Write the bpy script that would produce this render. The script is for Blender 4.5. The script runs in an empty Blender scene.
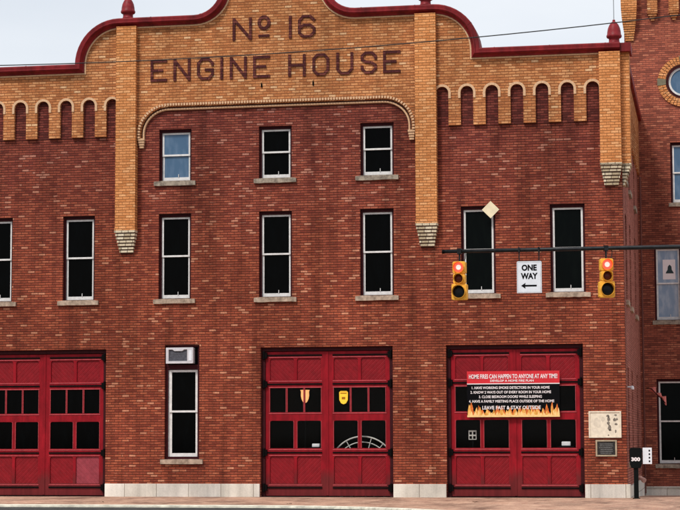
import bpy, bmesh, math, random
from mathutils import Vector, Matrix
from mathutils.geometry import tessellate_polygon
random.seed(16)
PI = math.pi
S = bpy.context.scene
C = S.collection

# ------------------------------------------------------------------ helpers
def obj(name, bm, mat=None, parent=None, loc=(0, 0, 0), rotz=0.0, smooth=False, bevel=0.0):
    if isinstance(bm, bpy.types.Mesh):
        me = bm
    else:
        bmesh.ops.recalc_face_normals(bm, faces=bm.faces)
        me = bpy.data.meshes.new(name); bm.to_mesh(me); bm.free()
        if mat is not None:
            me.materials.append(mat)
        if smooth:
            for p in me.polygons: p.use_smooth = True
    o = bpy.data.objects.new(name, me); C.objects.link(o)
    o.location = loc; o.rotation_euler = (0, 0, rotz)
    if parent is not None: o.parent = parent
    if bevel:
        b = o.modifiers.new('bevel', 'BEVEL'); b.width = bevel; b.segments = 2; b.limit_method = 'ANGLE'
    return o

def tag(o, label=None, cat=None, group=None, kind=None):
    if label: o['label'] = label
    if cat: o['category'] = cat
    if group: o['group'] = group
    if kind: o['kind'] = kind
    return o

def thing(name, label, cat, loc=(0, 0, 0), rotz=0.0, group=None):
    o = bpy.data.objects.new(name, None); C.objects.link(o)
    o.empty_display_size = 0.2
    o.location = loc; o.rotation_euler = (0, 0, rotz)
    return tag(o, label, cat, group)

def NB(): return bmesh.new()

def box(bm, x0, x1, y0, y1, z0, z1):
    v = [bm.verts.new(p) for p in ((x0, y0, z0), (x1, y0, z0), (x1, y1, z0), (x0, y1, z0),
                                   (x0, y0, z1), (x1, y0, z1), (x1, y1, z1), (x0, y1, z1))]
    for f in ((0, 3, 2, 1), (4, 5, 6, 7), (0, 1, 5, 4), (1, 2, 6, 5), (2, 3, 7, 6), (3, 0, 4, 7)):
        bm.faces.new([v[i] for i in f])
    return bm

def plate(bm, outer, holes, y0, y1, axis='Y', off=0.0):
    """a slab cut to an outline (x,z) with holes, from y0 to y1; axis 'X' lays it in the y,z plane"""
    loops = [outer] + list(holes)
    flat = [p for l in loops for p in l]
    tris = tessellate_polygon([[Vector((p[0], p[1], 0)) for p in l] for l in loops])
    def P(p, d):
        return (p[0], d, p[1]) if axis == 'Y' else (d, p[0], p[1])
    A = [bm.verts.new(P(p, y0)) for p in flat]
    B = [bm.verts.new(P(p, y1)) for p in flat]
    for t in tris:
        try:
            bm.faces.new([A[i] for i in t]); bm.faces.new([B[i] for i in reversed(t)])
        except ValueError: pass
    k = 0
    for l in loops:
        n = len(l)
        for i in range(n):
            a, b = k + i, k + (i + 1) % n
            try: bm.faces.new([A[a], A[b], B[b], B[a]])
            except ValueError: pass
        k += n
    return bm

def rect(x0, x1, z0, z1): return [(x0, z0), (x1, z0), (x1, z1), (x0, z1)]
def chrect(x0, x1, z0, z1, c):
    return [(x0 + c, z0), (x1 - c, z0), (x1, z0 + c), (x1, z1 - c), (x1 - c, z1), (x0 + c, z1), (x0, z1 - c), (x0, z0 + c)]
def toprect(x0, x1, z0, z1, c):
    pts = [(x0, z0), (x1, z0)]
    for i in range(5):
        a = i / 4 * PI / 2; pts.append((x1 - c + c * math.cos(a), z1 - c + c * math.sin(a)))
    for i in range(5):
        a = PI / 2 + i / 4 * PI / 2; pts.append((x0 + c + c * math.cos(a), z1 - c + c * math.sin(a)))
    return pts

def normals(path):
    N = []
    for i, p in enumerate(path):
        ds = []
        if i > 0: d = (Vector(p) - Vector(path[i - 1])).normalized(); ds.append(d)
        if i < len(path) - 1: d = (Vector(path[i + 1]) - Vector(p)).normalized(); ds.append(d)
        ns = [Vector((d.y, -d.x)) for d in ds]
        if len(ns) == 1: N.append(ns[0])
        else:
            m = (ns[0] + ns[1]).normalized(); N.append(m / max(.35, m.dot(ns[0])))
    return N

def sweep(bm, path, prof):
    N = normals(path); rows = []
    for p, n in zip(path, N):
        rows.append([bm.verts.new((p[0] + n.x * a, y, p[1] + n.y * a)) for a, y in prof])
    m = len(prof)
    for i in range(len(rows) - 1):
        for j in range(m):
            bm.faces.new([rows[i][j], rows[i][(j + 1) % m], rows[i + 1][(j + 1) % m], rows[i + 1][j]])
    bm.faces.new(rows[0]); bm.faces.new(list(reversed(rows[-1])))
    return bm

def lathe(bm, prof, cx=0, cy=0, seg=24, z0=0):
    rings = []
    for r, z in prof:
        rings.append([bm.verts.new((cx + r * math.cos(2 * PI * k / seg), cy + r * math.sin(2 * PI * k / seg), z0 + z)) for k in range(seg)])
    for a, b in zip(rings, rings[1:]):
        for k in range(seg):
            bm.faces.new([a[k], a[(k + 1) % seg], b[(k + 1) % seg], b[k]])
    bm.faces.new(list(reversed(rings[0]))); bm.faces.new(rings[-1])
    return bm

def tube(bm, pts, r, seg=10, r1=None):
    pts = [Vector(p) for p in pts]; rings = []
    for i, p in enumerate(pts):
        d = (pts[min(i + 1, len(pts) - 1)] - pts[max(i - 1, 0)]).normalized()
        a = d.orthogonal() if abs(d.z) < .9 else d.cross(Vector((1, 0, 0)))
        if abs(d.z) < .9: a = d.cross(Vector((0, 0, 1)))
        a.normalize(); b = d.cross(a).normalized()
        rr = r if r1 is None else r + (r1 - r) * i / (len(pts) - 1)
        rings.append([bm.verts.new(p + rr * (math.cos(2 * PI * k / seg) * a + math.sin(2 * PI * k / seg) * b)) for k in range(seg)])
    for a, b in zip(rings, rings[1:]):
        for k in range(seg):
            bm.faces.new([a[k], a[(k + 1) % seg], b[(k + 1) % seg], b[k]])
    bm.faces.new(list(reversed(rings[0]))); bm.faces.new(rings[-1])
    return bm

# ------------------------------------------------------------------ materials
def newmat(name):
    m = bpy.data.materials.new(name); m.use_nodes = True
    nt = m.node_tree; b = nt.nodes['Principled BSDF']
    return m, nt, b
def N_(nt, t, **kw):
    n = nt.nodes.new(t)
    for k, v in kw.items(): setattr(n, k, v)
    return n
def ramp(nt, stops, interp='LINEAR'):
    r = nt.nodes.new('ShaderNodeValToRGB'); r.color_ramp.interpolation = interp
    e = r.color_ramp.elements
    while len(e) < len(stops): e.new(0.5)
    for el, (p, c) in zip(e, stops):
        el.position = p; el.color = (*c, 1) if len(c) == 3 else c
    return r
def math_(nt, op, a, b=None, c=None):
    n = nt.nodes.new('ShaderNodeMath'); n.operation = op
    for i, v in enumerate((a, b, c)):
        if v is None: continue
        if isinstance(v, (int, float)): n.inputs[i].default_value = v
        else: nt.links.new(v, n.inputs[i])
    return n.outputs[0]
def mixc(nt, fac, a, b, mode='MIX'):
    n = nt.nodes.new('ShaderNodeMix'); n.data_type = 'RGBA'; n.blend_type = mode
    for i, v in ((0, fac), (6, a), (7, b)):
        if isinstance(v, (int, float)): n.inputs[i].default_value = v
        elif isinstance(v, tuple): n.inputs[i].default_value = (*v, 1)
        else: nt.links.new(v, n.inputs[i])
    return n.outputs[2]

def brick_mat(name, stops, mortar, bw=.215, rh=.0715, ms=.011, low=None, high=None, hz=(8.2, 10.6), stain=.35,
              rough=.85, flat=False, bump=.5, hi=None, streak=None, bed=0.0, runs=0.0, grain=1.0):
    m, nt, b = newmat(name); L = nt.links.new
    geo = N_(nt, 'ShaderNodeNewGeometry'); sep = N_(nt, 'ShaderNodeSeparateXYZ'); L(geo.outputs['Position'], sep.inputs[0])
    comb = N_(nt, 'ShaderNodeCombineXYZ')
    if flat:
        L(sep.outputs[0], comb.inputs[0]); L(sep.outputs[1], comb.inputs[1])
    else:
        L(math_(nt, 'ADD', sep.outputs[0], sep.outputs[1]), comb.inputs[0])
        L(sep.outputs[2], comb.inputs[1])
    # joints are never ruled with a straight edge: a little wander
    nw = N_(nt, 'ShaderNodeTexNoise'); nw.inputs['Scale'].default_value = 2.2; nw.inputs['Detail'].default_value = 4
    L(comb.outputs[0], nw.inputs['Vector'])
    wv = N_(nt, 'ShaderNodeVectorMath', operation='SCALE'); L(nw.outputs['Color'], wv.inputs[0]); wv.inputs['Scale'].default_value = .018
    add = N_(nt, 'ShaderNodeVectorMath', operation='ADD'); L(comb.outputs[0], add.inputs[0]); L(wv.outputs[0], add.inputs[1])
    bt = N_(nt, 'ShaderNodeTexBrick'); L(add.outputs[0], bt.inputs['Vector'])
    bt.inputs['Color1'].default_value = (0, 0, 0, 1); bt.inputs['Color2'].default_value = (1, 1, 1, 1)
    bt.inputs['Mortar'].default_value = (.5, .5, .5, 1)
    bt.inputs['Scale'].default_value = 1; bt.inputs['Mortar Size'].default_value = ms
    bt.inputs['Mortar Smooth'].default_value = .25; bt.inputs['Brick Width'].default_value = bw; bt.inputs['Row Height'].default_value = rh
    bt.offset = .5; bt.inputs['Bias'].default_value = 0
    r = ramp(nt, stops, 'CONSTANT'); L(bt.outputs['Color'], r.inputs[0])
    col = r.outputs[0]
    # patches of rarer pale bricks
    if hi:
        n2 = N_(nt, 'ShaderNodeTexNoise'); n2.inputs['Scale'].default_value = 1.1; n2.inputs['Detail'].default_value = 3
        L(geo.outputs['Position'], n2.inputs['Vector'])
        thr = math_(nt, 'ADD', math_(nt, 'MULTIPLY', n2.outputs[0], -.30), 1.098)
        isb = math_(nt, 'GREATER_THAN', bt.outputs['Color'], thr)
        col = mixc(nt, math_(nt, 'MULTIPLY', isb, .62), col, hi)
    # per-face fine grain
    n3 = N_(nt, 'ShaderNodeTexNoise'); n3.inputs['Scale'].default_value = 34; n3.inputs['Detail'].default_value = 5
    L(geo.outputs['Position'], n3.inputs['Vector'])
    g = ramp(nt, [(.3, (1 - .28 * grain,) * 3), (.7, (1 + .22 * grain,) * 3)]); L(n3.outputs[0], g.inputs[0])
    col = mixc(nt, 1.0, col, g.outputs[0], 'MULTIPLY')
    if streak:
        # worn upper arrises and lime smears catching along the courses
        ms_ = N_(nt, 'ShaderNodeMapping'); ms_.inputs['Scale'].default_value = (3.4, 29, 1); L(add.outputs[0], ms_.inputs[0])
        n5 = N_(nt, 'ShaderNodeTexNoise'); n5.inputs['Scale'].default_value = 1; n5.inputs['Detail'].default_value = 3; n5.inputs['Roughness'].default_value = .6
        L(ms_.outputs[0], n5.inputs['Vector'])
        sr = ramp(nt, [(.60, (0, 0, 0)), (.76, (.55, .55, .55))]); L(n5.outputs[0], sr.inputs[0])
        col = mixc(nt, sr.outputs[0], col, streak)
        dk = ramp(nt, [(.28, (.62, .62, .62)), (.42, (1, 1, 1))]); L(n5.outputs[0], dk.inputs[0])
        col = mixc(nt, 1.0, col, dk.outputs[0], 'MULTIPLY')
    col = mixc(nt, bt.outputs['Fac'], col, mortar)
    if streak and bed:
        sp = N_(nt, 'ShaderNodeSeparateXYZ'); L(add.outputs[0], sp.inputs[0])
        pp = math_(nt, 'PINGPONG', math_(nt, 'DIVIDE', sp.outputs[1], rh), .5)
        lr = ramp(nt, [(.05, (bed,) * 3), (.17, (1, 1, 1))]); L(pp, lr.inputs[0])
        col = mixc(nt, 1.0, col, lr.outputs[0], 'MULTIPLY')
    # broad weathering
    mp = N_(nt, 'ShaderNodeMapping'); mp.inputs['Scale'].default_value = (1, 1, .55); L(geo.outputs['Position'], mp.inputs[0])
    n4 = N_(nt, 'ShaderNodeTexNoise'); n4.inputs['Scale'].default_value = .55; n4.inputs['Detail'].default_value = 6; n4.inputs['Roughness'].default_value = .6
    L(mp.outputs[0], n4.inputs['Vector'])
    w = ramp(nt, [(.32, (1 - stain,) * 3), (.68, (1 + stain * .6,) * 3)]); L(n4.outputs[0], w.inputs[0])
    col = mixc(nt, 1.0, col, w.outputs[0], 'MULTIPLY')
    if runs:
        # rain and soot running down the wall
        m6 = N_(nt, 'ShaderNodeMapping'); m6.inputs['Scale'].default_value = (2.6, 2.6, .16); L(geo.outputs['Position'], m6.inputs[0])
        n6 = N_(nt, 'ShaderNodeTexNoise'); n6.inputs['Scale'].default_value = 1; n6.inputs['Detail'].default_value = 5; n6.inputs['Roughness'].default_value = .65
        L(m6.outputs[0], n6.inputs['Vector'])
        r6 = ramp(nt, [(.34, (1 - runs,) * 3), (.52, (1, 1, 1)), (.72, (1 + runs * .3,) * 3)]); L(n6.outputs[0], r6.inputs[0])
        col = mixc(nt, 1.0, col, r6.outputs[0], 'MULTIPLY')
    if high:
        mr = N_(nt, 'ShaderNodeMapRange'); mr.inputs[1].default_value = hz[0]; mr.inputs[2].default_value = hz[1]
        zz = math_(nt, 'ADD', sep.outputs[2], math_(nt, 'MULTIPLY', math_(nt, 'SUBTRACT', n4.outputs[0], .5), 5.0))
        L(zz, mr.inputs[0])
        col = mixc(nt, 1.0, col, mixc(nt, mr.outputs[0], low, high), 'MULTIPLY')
    L(col, b.inputs['Base Color']); b.inputs['Roughness'].default_value = rough
    b.inputs['Specular IOR Level'].default_value = .1
    h = math_(nt, 'ADD', math_(nt, 'MULTIPLY', bt.outputs['Fac'], -1), math_(nt, 'MULTIPLY', n3.outputs[0], .35))
    h = math_(nt, 'ADD', h, math_(nt, 'MULTIPLY', bt.outputs['Color'], .5))
    bp = N_(nt, 'ShaderNodeBump'); bp.inputs['Strength'].default_value = bump; bp.inputs['Distance'].default_value = .008
    L(h, bp.inputs['Height']); L(bp.outputs[0], b.inputs['Normal'])
    return m

def simple(name, col, rough=.6, metal=0, var=.15, scale=6, spec=.15, bump=.1, col2=None, stretch=(1, 1, 1), grime=None):
    m, nt, b = newmat(name); L = nt.links.new
    tc = N_(nt, 'ShaderNodeNewGeometry'); mp = N_(nt, 'ShaderNodeMapping'); mp.inputs['Scale'].default_value = stretch
    L(tc.outputs['Position'], mp.inputs[0])
    n = N_(nt, 'ShaderNodeTexNoise'); n.inputs['Scale'].default_value = scale; n.inputs['Detail'].default_value = 6; n.inputs['Roughness'].default_value = .65
    L(mp.outputs[0], n.inputs['Vector'])
    c2 = col2 or tuple(min(1, c * (1 + var)) for c in col)
    r = ramp(nt, [(.35, tuple(c * (1 - var) for c in col)), (.66, c2)]); L(n.outputs[0], r.inputs[0])
    cc = r.outputs[0]
    if grime:      # dirt splashed up from the ground and long runs of faded paint
        sp = N_(nt, 'ShaderNodeSeparateXYZ'); L(tc.outputs['Position'], sp.inputs[0])
        m6 = N_(nt, 'ShaderNodeMapping'); m6.inputs['Scale'].default_value = (9, 9, .8); L(tc.outputs['Position'], m6.inputs[0])
        n6 = N_(nt, 'ShaderNodeTexNoise'); n6.inputs['Scale'].default_value = 1; n6.inputs['Detail'].default_value = 6; L(m6.outputs[0], n6.inputs['Vector'])
        zz = math_(nt, 'SUBTRACT', sp.outputs[2], math_(nt, 'MULTIPLY', n6.outputs[0], .9))
        gr_ = ramp(nt, [(0, (.75, .75, .75)), (.35, (0, 0, 0))]); L(zz, gr_.inputs[0])
        cc = mixc(nt, gr_.outputs[0], cc, grime)
        fr_ = ramp(nt, [(.35, (.80, .80, .80)), (.7, (1.18, 1.18, 1.18))]); L(n6.outputs[0], fr_.inputs[0])
        cc = mixc(nt, 1.0, cc, fr_.outputs[0], 'MULTIPLY')
    L(cc, b.inputs['Base Color']); b.inputs['Roughness'].default_value = rough; b.inputs['Metallic'].default_value = metal
    b.inputs['Specular IOR Level'].default_value = spec
    if bump:
        bp = N_(nt, 'ShaderNodeBump'); bp.inputs['Strength'].default_value = bump; bp.inputs['Distance'].default_value = .01
        L(n.outputs[0], bp.inputs['Height']); L(bp.outputs[0], b.inputs['Normal'])
    return m

M = {}
M['red'] = brick_mat('red_brick', [(0, (.175, .042, .028)), (.12, (.225, .058, .036)), (.34, (.295, .080, .046)), (.56, (.235, .060, .036)), (.74, (.335, .102, .058)), (.86, (.265, .070, .042)), (.95, (.37, .130, .078))],
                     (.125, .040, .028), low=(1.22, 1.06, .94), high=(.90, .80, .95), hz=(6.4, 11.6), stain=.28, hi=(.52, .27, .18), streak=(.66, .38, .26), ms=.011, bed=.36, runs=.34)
M['side_red'] = brick_mat('side_wall_brick_painted_lit', [(0, (.30, .095, .07)), (.3, (.40, .135, .10)), (.7, (.47, .175, .13))],
                     (.26, .10, .075), stain=.25, streak=(.62, .34, .27), bed=.6, runs=.2)  # paler than the front: the side's different lighting is in the brick colour
M['tan'] = brick_mat('tan_brick', [(0, (.42, .150, .055)), (.12, (.55, .215, .080)), (.4, (.62, .265, .105)), (.62, (.52, .190, .070)), (.80, (.69, .33, .145)), (.97, (.78, .47, .25))],
                     (.34, .125, .05), bw=.215, rh=.078, ms=.012, stain=.22, streak=(.88, .60, .36), bed=.55, runs=.2)
M['tan_plain'] = brick_mat('tan_pilaster_brick', [(0, (.60, .225, .075)), (.2, (.70, .28, .10)), (.6, (.76, .32, .12)), (.85, (.80, .39, .17))],
                     (.36, .145, .05), bw=.215, rh=.078, ms=.010, stain=.16, streak=(.92, .62, .32), bed=.7)
M['arch'] = simple('pale_arch_brick', (.66, .42, .25), .85, var=.2, scale=25, bump=.2)
M['dark'] = brick_mat('tower_brick', [(0, (.19, .055, .036)), (.2, (.28, .078, .048)), (.55, (.35, .10, .060)), (.85, (.42, .145, .085))],
                     (.18, .056, .042), low=(1, 1, 1), high=(1.12, 1.12, 1.12), hz=(6, 13), stain=.3, streak=(.50, .19, .14), bed=.6)
M['slot'] = brick_mat('niche_brick_painted_shade', [(0, (.10, .024, .020)), (.3, (.165, .036, .028)), (.7, (.21, .052, .038))], (.085, .024, .019), stain=.25, streak=(.36, .15, .12), bed=.5)  # darker brick; deep shadow of the niches put into the colour
M['letter'] = brick_mat('letter_brick', [(0, (.085, .022, .022)), (.4, (.125, .034, .03)), (.8, (.17, .05, .04))], (.04, .014, .013), bw=.3, rh=.078, stain=.15)
M['corbel'] = brick_mat('corbel_brick', [(0, (.50, .40, .26)), (.4, (.68, .57, .40)), (.8, (.76, .66, .48))], (.15, .12, .09), bw=.2, rh=.2, stain=.25)
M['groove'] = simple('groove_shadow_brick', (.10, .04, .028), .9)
M['coping'] = simple('maroon_metal_coping', (.19, .012, .015), .5, var=.42, scale=3, spec=.2, stretch=(1, 1, .4), bump=.05)
M['finial'] = simple('maroon_painted_finial', (.22, .02, .025), .45, var=.3, scale=8, bump=.05)
M['maroon'] = simple('maroon_window_paint', (.040, .004, .006), .6, var=.25, scale=9)
M['white'] = simple('white_sash_paint', (.72, .70, .68), .5, var=.12, scale=10, bump=.04)
M['sill'] = simple('limestone_sill', (.36, .27, .20), .85, var=.36, scale=7, col2=(.54, .41, .31), bump=.3)
M['sill_dirty'] = simple('sooty_limestone_sill', (.26, .21, .17), .88, var=.4, scale=8, col2=(.42, .35, .27), bump=.3)
M['base'] = brick_mat('limestone_base_blocks', [(0, (.66, .62, .54)), (.5, (.76, .72, .64)), (.8, (.71, .67, .60))], (.34, .30, .25), bw=.95, rh=.9, ms=.012, stain=.36, bump=.2, grain=.3, runs=.2)
M['door'] = simple('crimson_door_paint', (.26, .006, .013), .5, var=.18, scale=5, stretch=(1, 1, .5), spec=.14, grime=(.10, .018, .018), bump=.04)
M['door_trim'] = simple('crimson_moulding_painted_highlight', (.44, .065, .075), .4, var=.2, scale=12, spec=.25, bump=.03)  # lighter pink than the doors: highlights on the mouldings put into the paint
M['iron'] = simple('black_iron', (.004, .003, .003), .6, var=.3, scale=20, spec=.06)
M['kiosk'] = simple('black_powder_coat', (.004, .005, .005), .5, var=.2, scale=20, spec=.08)
M['mast'] = simple('dark_galvanised_steel', (.022, .023, .025), .4, metal=.55, var=.25, scale=7)
M['roof'] = simple('tar_roof', (.05, .05, .052), .9)
M['dark_room'] = simple('dark_interior_plaster', (.03, .026, .024), .9)
M['ac'] = simple('white_air_conditioner_plastic', (.60, .58, .60), .5, var=.1)
M['grille'] = simple('grey_grille', (.13, .13, .15), .6, var=.25, scale=15)
M['yellow'] = simple('signal_yellow_paint', (.84, .43, .055), .5, var=.2, scale=14)
M['sign_white'] = simple('white_sign_sheet', (.74, .76, .80), .45, var=.06, scale=6, bump=0)
M['black'] = simple('black_lettering', (.004, .004, .005), .7, var=.1, bump=0, spec=.05)
M['cream'] = simple('cream_panel', (.80, .70, .48), .6, var=.08, bump=0)
M['marble'] = simple('cream_marble', (.76, .67, .53), .7, var=.12, scale=9, bump=.15)
M['bronze'] = simple('dark_bronze', (.045, .042, .04), .45, metal=.5, var=.5, scale=26)
M['brass'] = simple('light_bronze_rim', (.40, .32, .22), .5, var=.2)
M['curb'] = simple('granite_curb', (.70, .66, .54), .85, var=.28, scale=6, stretch=(.5, 2, 1), bump=.3)
M['wire'] = simple('black_cable', (.03, .03, .03), .6)
M['flag'] = simple('faded_red_cloth', (.92, .30, .26), .85, var=.15, scale=9)
M['b_red'] = simple('banner_red', (.62, .03, .04), .45, var=.08, bump=0)
M['b_white'] = simple('banner_white', (.85, .78, .78), .5, var=.03, bump=0)
M['b_flame'] = simple('banner_flame_print', (.85, .36, .05), .5, var=.3, scale=9, col2=(.95, .55, .15), bump=0)
M['b_flame2'] = simple('banner_pale_flame_print', (.90, .58, .24), .5, var=.15, scale=14, bump=0)
M['asphalt'] = simple('asphalt', (.052, .052, .050), .9, var=.25, scale=3, col2=(.085, .085, .078), bump=.3)
M['wheel'] = simple('white_wheel_paint', (.55, .55, .53), .5, bump=0)
M['emblem'] = simple('yellow_emblem', (.85, .55, .03), .5, var=.2, scale=30, bump=0)
M['pink_metal'] = simple('pinkish_brass', (.62, .36, .30), .5)

# door panels: tongue and groove boards laid in a chevron, as relief
def panel_mat(name, col, sgn):
    m, nt, b = newmat(name); L = nt.links.new
    geo = N_(nt, 'ShaderNodeNewGeometry'); sep = N_(nt, 'ShaderNodeSeparateXYZ'); L(geo.outputs['Position'], sep.inputs[0])
    d = math_(nt, 'ADD', math_(nt, 'MULTIPLY', sep.outputs[0], sgn), sep.outputs[2])
    f = math_(nt, 'PINGPONG', math_(nt, 'MULTIPLY', d, 8.0), .5)
    g = math_(nt, 'MULTIPLY', math_(nt, 'MINIMUM', f, .16), 3)
    n = N_(nt, 'ShaderNodeTexNoise'); n.inputs['Scale'].default_value = 8; L(geo.outputs['Position'], n.inputs['Vector'])
    r = ramp(nt, [(.3, tuple(c * .85 for c in col)), (.7, tuple(c * 1.15 for c in col))]); L(n.outputs[0], r.inputs[0])
    L(r.outputs[0], b.inputs['Base Color']); b.inputs['Roughness'].default_value = .42
    b.inputs['Specular IOR Level'].default_value = .18
    bp = N_(nt, 'ShaderNodeBump'); bp.inputs['Strength'].default_value = .7; bp.inputs['Distance'].default_value = .012
    L(g, bp.inputs['Height']); L(bp.outputs[0], b.inputs['Normal'])
    return m
M['panel_a'] = panel_mat('crimson_chevron_boards', (.215, .007, .012), 1)
M['panel_b'] = panel_mat('crimson_chevron_boards_mirrored', (.215, .007, .012), -1)
M['panel_faded'] = panel_mat('faded_pink_boards', (.29, .045, .06), 1)

def glass(name, col, spec=.2, rough=.05, var=0.0, col2=None):
    m, nt, b = newmat(name); L = nt.links.new
    geo = N_(nt, 'ShaderNodeNewGeometry')
    n = N_(nt, 'ShaderNodeTexNoise'); n.inputs['Scale'].default_value = 2.5; n.inputs['Detail'].default_value = 4
    mp = N_(nt, 'ShaderNodeMapping'); mp.inputs['Scale'].default_value = (2.5, 2.5, .8); L(geo.outputs['Position'], mp.inputs[0]); L(mp.outputs[0], n.inputs['Vector'])
    r = ramp(nt, [(.45, col), (.75, col2 or col)]); L(n.outputs[0], r.inputs[0])
    L(r.outputs[0], b.inputs['Base Color']); b.inputs['Roughness'].default_value = rough; b.inputs['Specular IOR Level'].default_value = spec
    return m
M['glass'] = glass('dark_window_glass', (.001, .001, .001), .035, col2=(.0015, .0018, .002))
M['glass_green_reflect'] = glass('dark_glass_painted_green_reflection', (.002, .003, .003), .035, col2=(.003, .0045, .004))  # dull green of reflected trees put into the pane colour
M['glass_sky_blue'] = glass('glass_painted_sky_reflection', (.065, .13, .22), .25, col2=(.12, .19, .29))  # sky reflection put into the panes as a blue base colour
M['glass_sky_pale'] = glass('glass_painted_pale_sky_reflection', (.22, .30, .42), .3, col2=(.45, .5, .58))  # pale reflected sky painted into the pane colour
m, nt, b = newmat('clear_door_glass'); L = nt.links.new
tr = N_(nt, 'ShaderNodeBsdfTransparent'); tr.inputs[0].default_value = (.96, .96, .95, 1)
gl = N_(nt, 'ShaderNodeBsdfGlossy'); gl.inputs['Roughness'].default_value = .03
mx = N_(nt, 'ShaderNodeMixShader'); mx.inputs[0].default_value = .004
L(tr.outputs[0], mx.inputs[1]); L(gl.outputs[0], mx.inputs[2]); L(mx.outputs[0], nt.nodes['Material Output'].inputs[0])
M['glass_clear'] = m
def emit(name, col, st):
    m, nt, b = newmat(name); b.inputs['Base Color'].default_value = (*col, 1)
    b.inputs['Emission Color'].default_value = (*col, 1); b.inputs['Emission Strength'].default_value = st
    return m
M['lit_red'] = emit('lit_red_lens', (1, .016, .010), 6.5)
M['lit_core'] = emit('lit_red_lamp_core', (1, .40, .36), 1.3)
M['lens_amber'] = simple('unlit_amber_lens', (.10, .02, .012), .3, bump=0)
M['lens_green'] = simple('unlit_green_lens', (.008, .010, .012), .3, bump=0)
M['lamp_glow'] = emit('lit_lamp_glass', (1, .42, .16), .9)

# ------------------------------------------------------------------ numbers of the facade (metres; the camera stands at x = 0)
AX = -12.14                        # axis of symmetry
XL, XR = -22.02, -2.26             # corners
T = lambda t: AX + t
Z_LOW, Z_HIGH = 12.36, 13.67

def half_path():
    p = [(9.88, Z_LOW), (5.72, Z_LOW), (5.72, 12.58)]
    for i in range(1, 13):
        a = i / 12 * PI / 2; p.append((4.64 + 1.08 * math.cos(a), 12.58 + (Z_HIGH - 12.58) * math.sin(a)))
    p.append((2.37, Z_HIGH))
    for i in range(1, 11):
        a = i / 10 * PI / 2; p.append((2.37 - 1.05 * math.sin(a), 14.72 - 1.05 * math.cos(a)))
    p.append((1.32, 14.9))
    for i in range(1, 13):
        a = i / 12 * PI / 2; p.append((1.32 * math.cos(a), 14.9 + 1.32 * math.sin(a)))
    return p
hp = half_path()
top_path = [(T(x), z) for x, z in hp] + [(T(-x), z) for x, z in reversed(hp[:-1])]

WIN2 = [T(-8.40), T(-5.88), -15.12, -12.135, -9.185, -6.30, -3.80]
WIN3 = [-15.12, -12.14, -9.17]
DOORS = [-19.07, -10.66, -5.33]
WW = .97
Z2, H2 = 5.67, 2.47
Z3, H3 = 9.10, 1.52
DW, DH = 3.82, 4.24

house = thing('engine_house', 'red and tan brick engine house with a curved maroon coping and three crimson garage doors', 'building', (AX, 0, 0))
def hp_(name, bm, mat, smooth=False, bevel=0.0):      # part of the house built in world coordinates
    bmesh.ops.translate(bm, verts=bm.verts, vec=(-AX, 0, 0))
    return obj(name, bm, mat, house, smooth=smooth, bevel=bevel)

# front wall with its openings
holes = [rect(x - WW / 2, x + WW / 2, Z2, Z2 + H2) for x in WIN2]
holes += [rect(x - WW / 2, x + WW / 2, Z3, Z3 + H3) for x in WIN3]
holes += [rect(-15.40, -14.37, 1.07, 4.34)]
outline = [(XL, -.3)]
for d in DOORS:
    outline += [(d - DW / 2, -.3), (d - DW / 2, DH), (d + DW / 2, DH), (d + DW / 2, -.3)]
outline += [(XR, -.3)] + [(x, z + .01) for x, z in top_path]
bm = NB(); plate(bm, outline, holes, 0, .36)
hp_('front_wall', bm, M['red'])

# right side wall, rear wall, left wall
SW = [(1.75, ), (4.6, ), (8.6, )]
sh = []
for (yc,) in SW:
    sh += [rect(yc - WW / 2, yc + WW / 2, Z2 - .15, Z2 - .15 + H2), rect(yc - WW / 2, yc + WW / 2, Z3 - .1, Z3 - .1 + H3), rect(yc - WW / 2, yc + WW / 2, .95, 3.62)]
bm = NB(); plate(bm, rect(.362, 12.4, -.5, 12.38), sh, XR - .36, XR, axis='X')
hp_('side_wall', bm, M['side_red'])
bm = NB(); box(bm, XL, XL + .36, .362, 12.4, -.5, 12.38); hp_('side_wall', bm, M['red'])
bm = NB(); box(bm, XL, XR, 12.403, 12.75, -.5, 12.38); hp_('rear_wall', bm, M['red'])
bm = NB(); box(bm, XL + .37, XR - .37, .37, 12.39, 11.85, 12.0); hp_('roof', bm, M['roof'])
bm = NB(); box(bm, XL + .37, XR - .37, 6.0, 6.1, 0.02, 4.8); box(bm, XL + .37, XR - .37, .37, 5.99, 4.82, 4.95); hp_('interior_partition', bm, M['dark_room'])
bm = NB(); box(bm, XL + .02, XR - .37, -.02, 12.39, -.3, .008); hp_('garage_floor', bm, M['dark_room'])

# tan brick skin with the comb of niches
def slot(xc, z0=10.45, zt=11.56, w=.36):
    r = w / 2; pts = [(xc - r, z0), (xc - r, zt - r)]
    for i in range(1, 12):
        a = PI - i / 12 * PI; pts.append((xc + r * math.cos(a), zt - r + r * math.sin(a)))
    pts += [(xc + r, zt - r), (xc + r, z0)]
    return pts
SL = [T(-(4.865 + .706 * k)) for k in range(7)][::-1]
SR = [T(4.865 + .706 * k) for k in range(7)]
def arch_half(n=0.0):
    """inner line of the big flattened arch over the middle, offset outward by n"""
    p = [(3.89 + n, 10.36), (3.89 + n, 10.5)]
    for i in range(1, 11):
        a = i / 10 * PI / 2; p.append((3.16 + (.73 + n) * math.cos(a), 10.5 + (.67 + n) * math.sin(a)))
    p.append((0, 11.17 + n))
    return p
def arch_path(n=0.0):
    h = arch_half(n); return [(T(x), z) for x, z in h] + [(T(-x), z) for x, z in reversed(h[:-1])]
poly = [(XL, 10.45)]
for xc in SL: poly += slot(xc)
poly += [(-16.5, 10.45), (-16.5, 10.36)] + list(reversed(arch_path(.10))) + [(-7.78, 10.36), (-7.78, 10.45)]
for xc in SR: poly += slot(xc)
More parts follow.
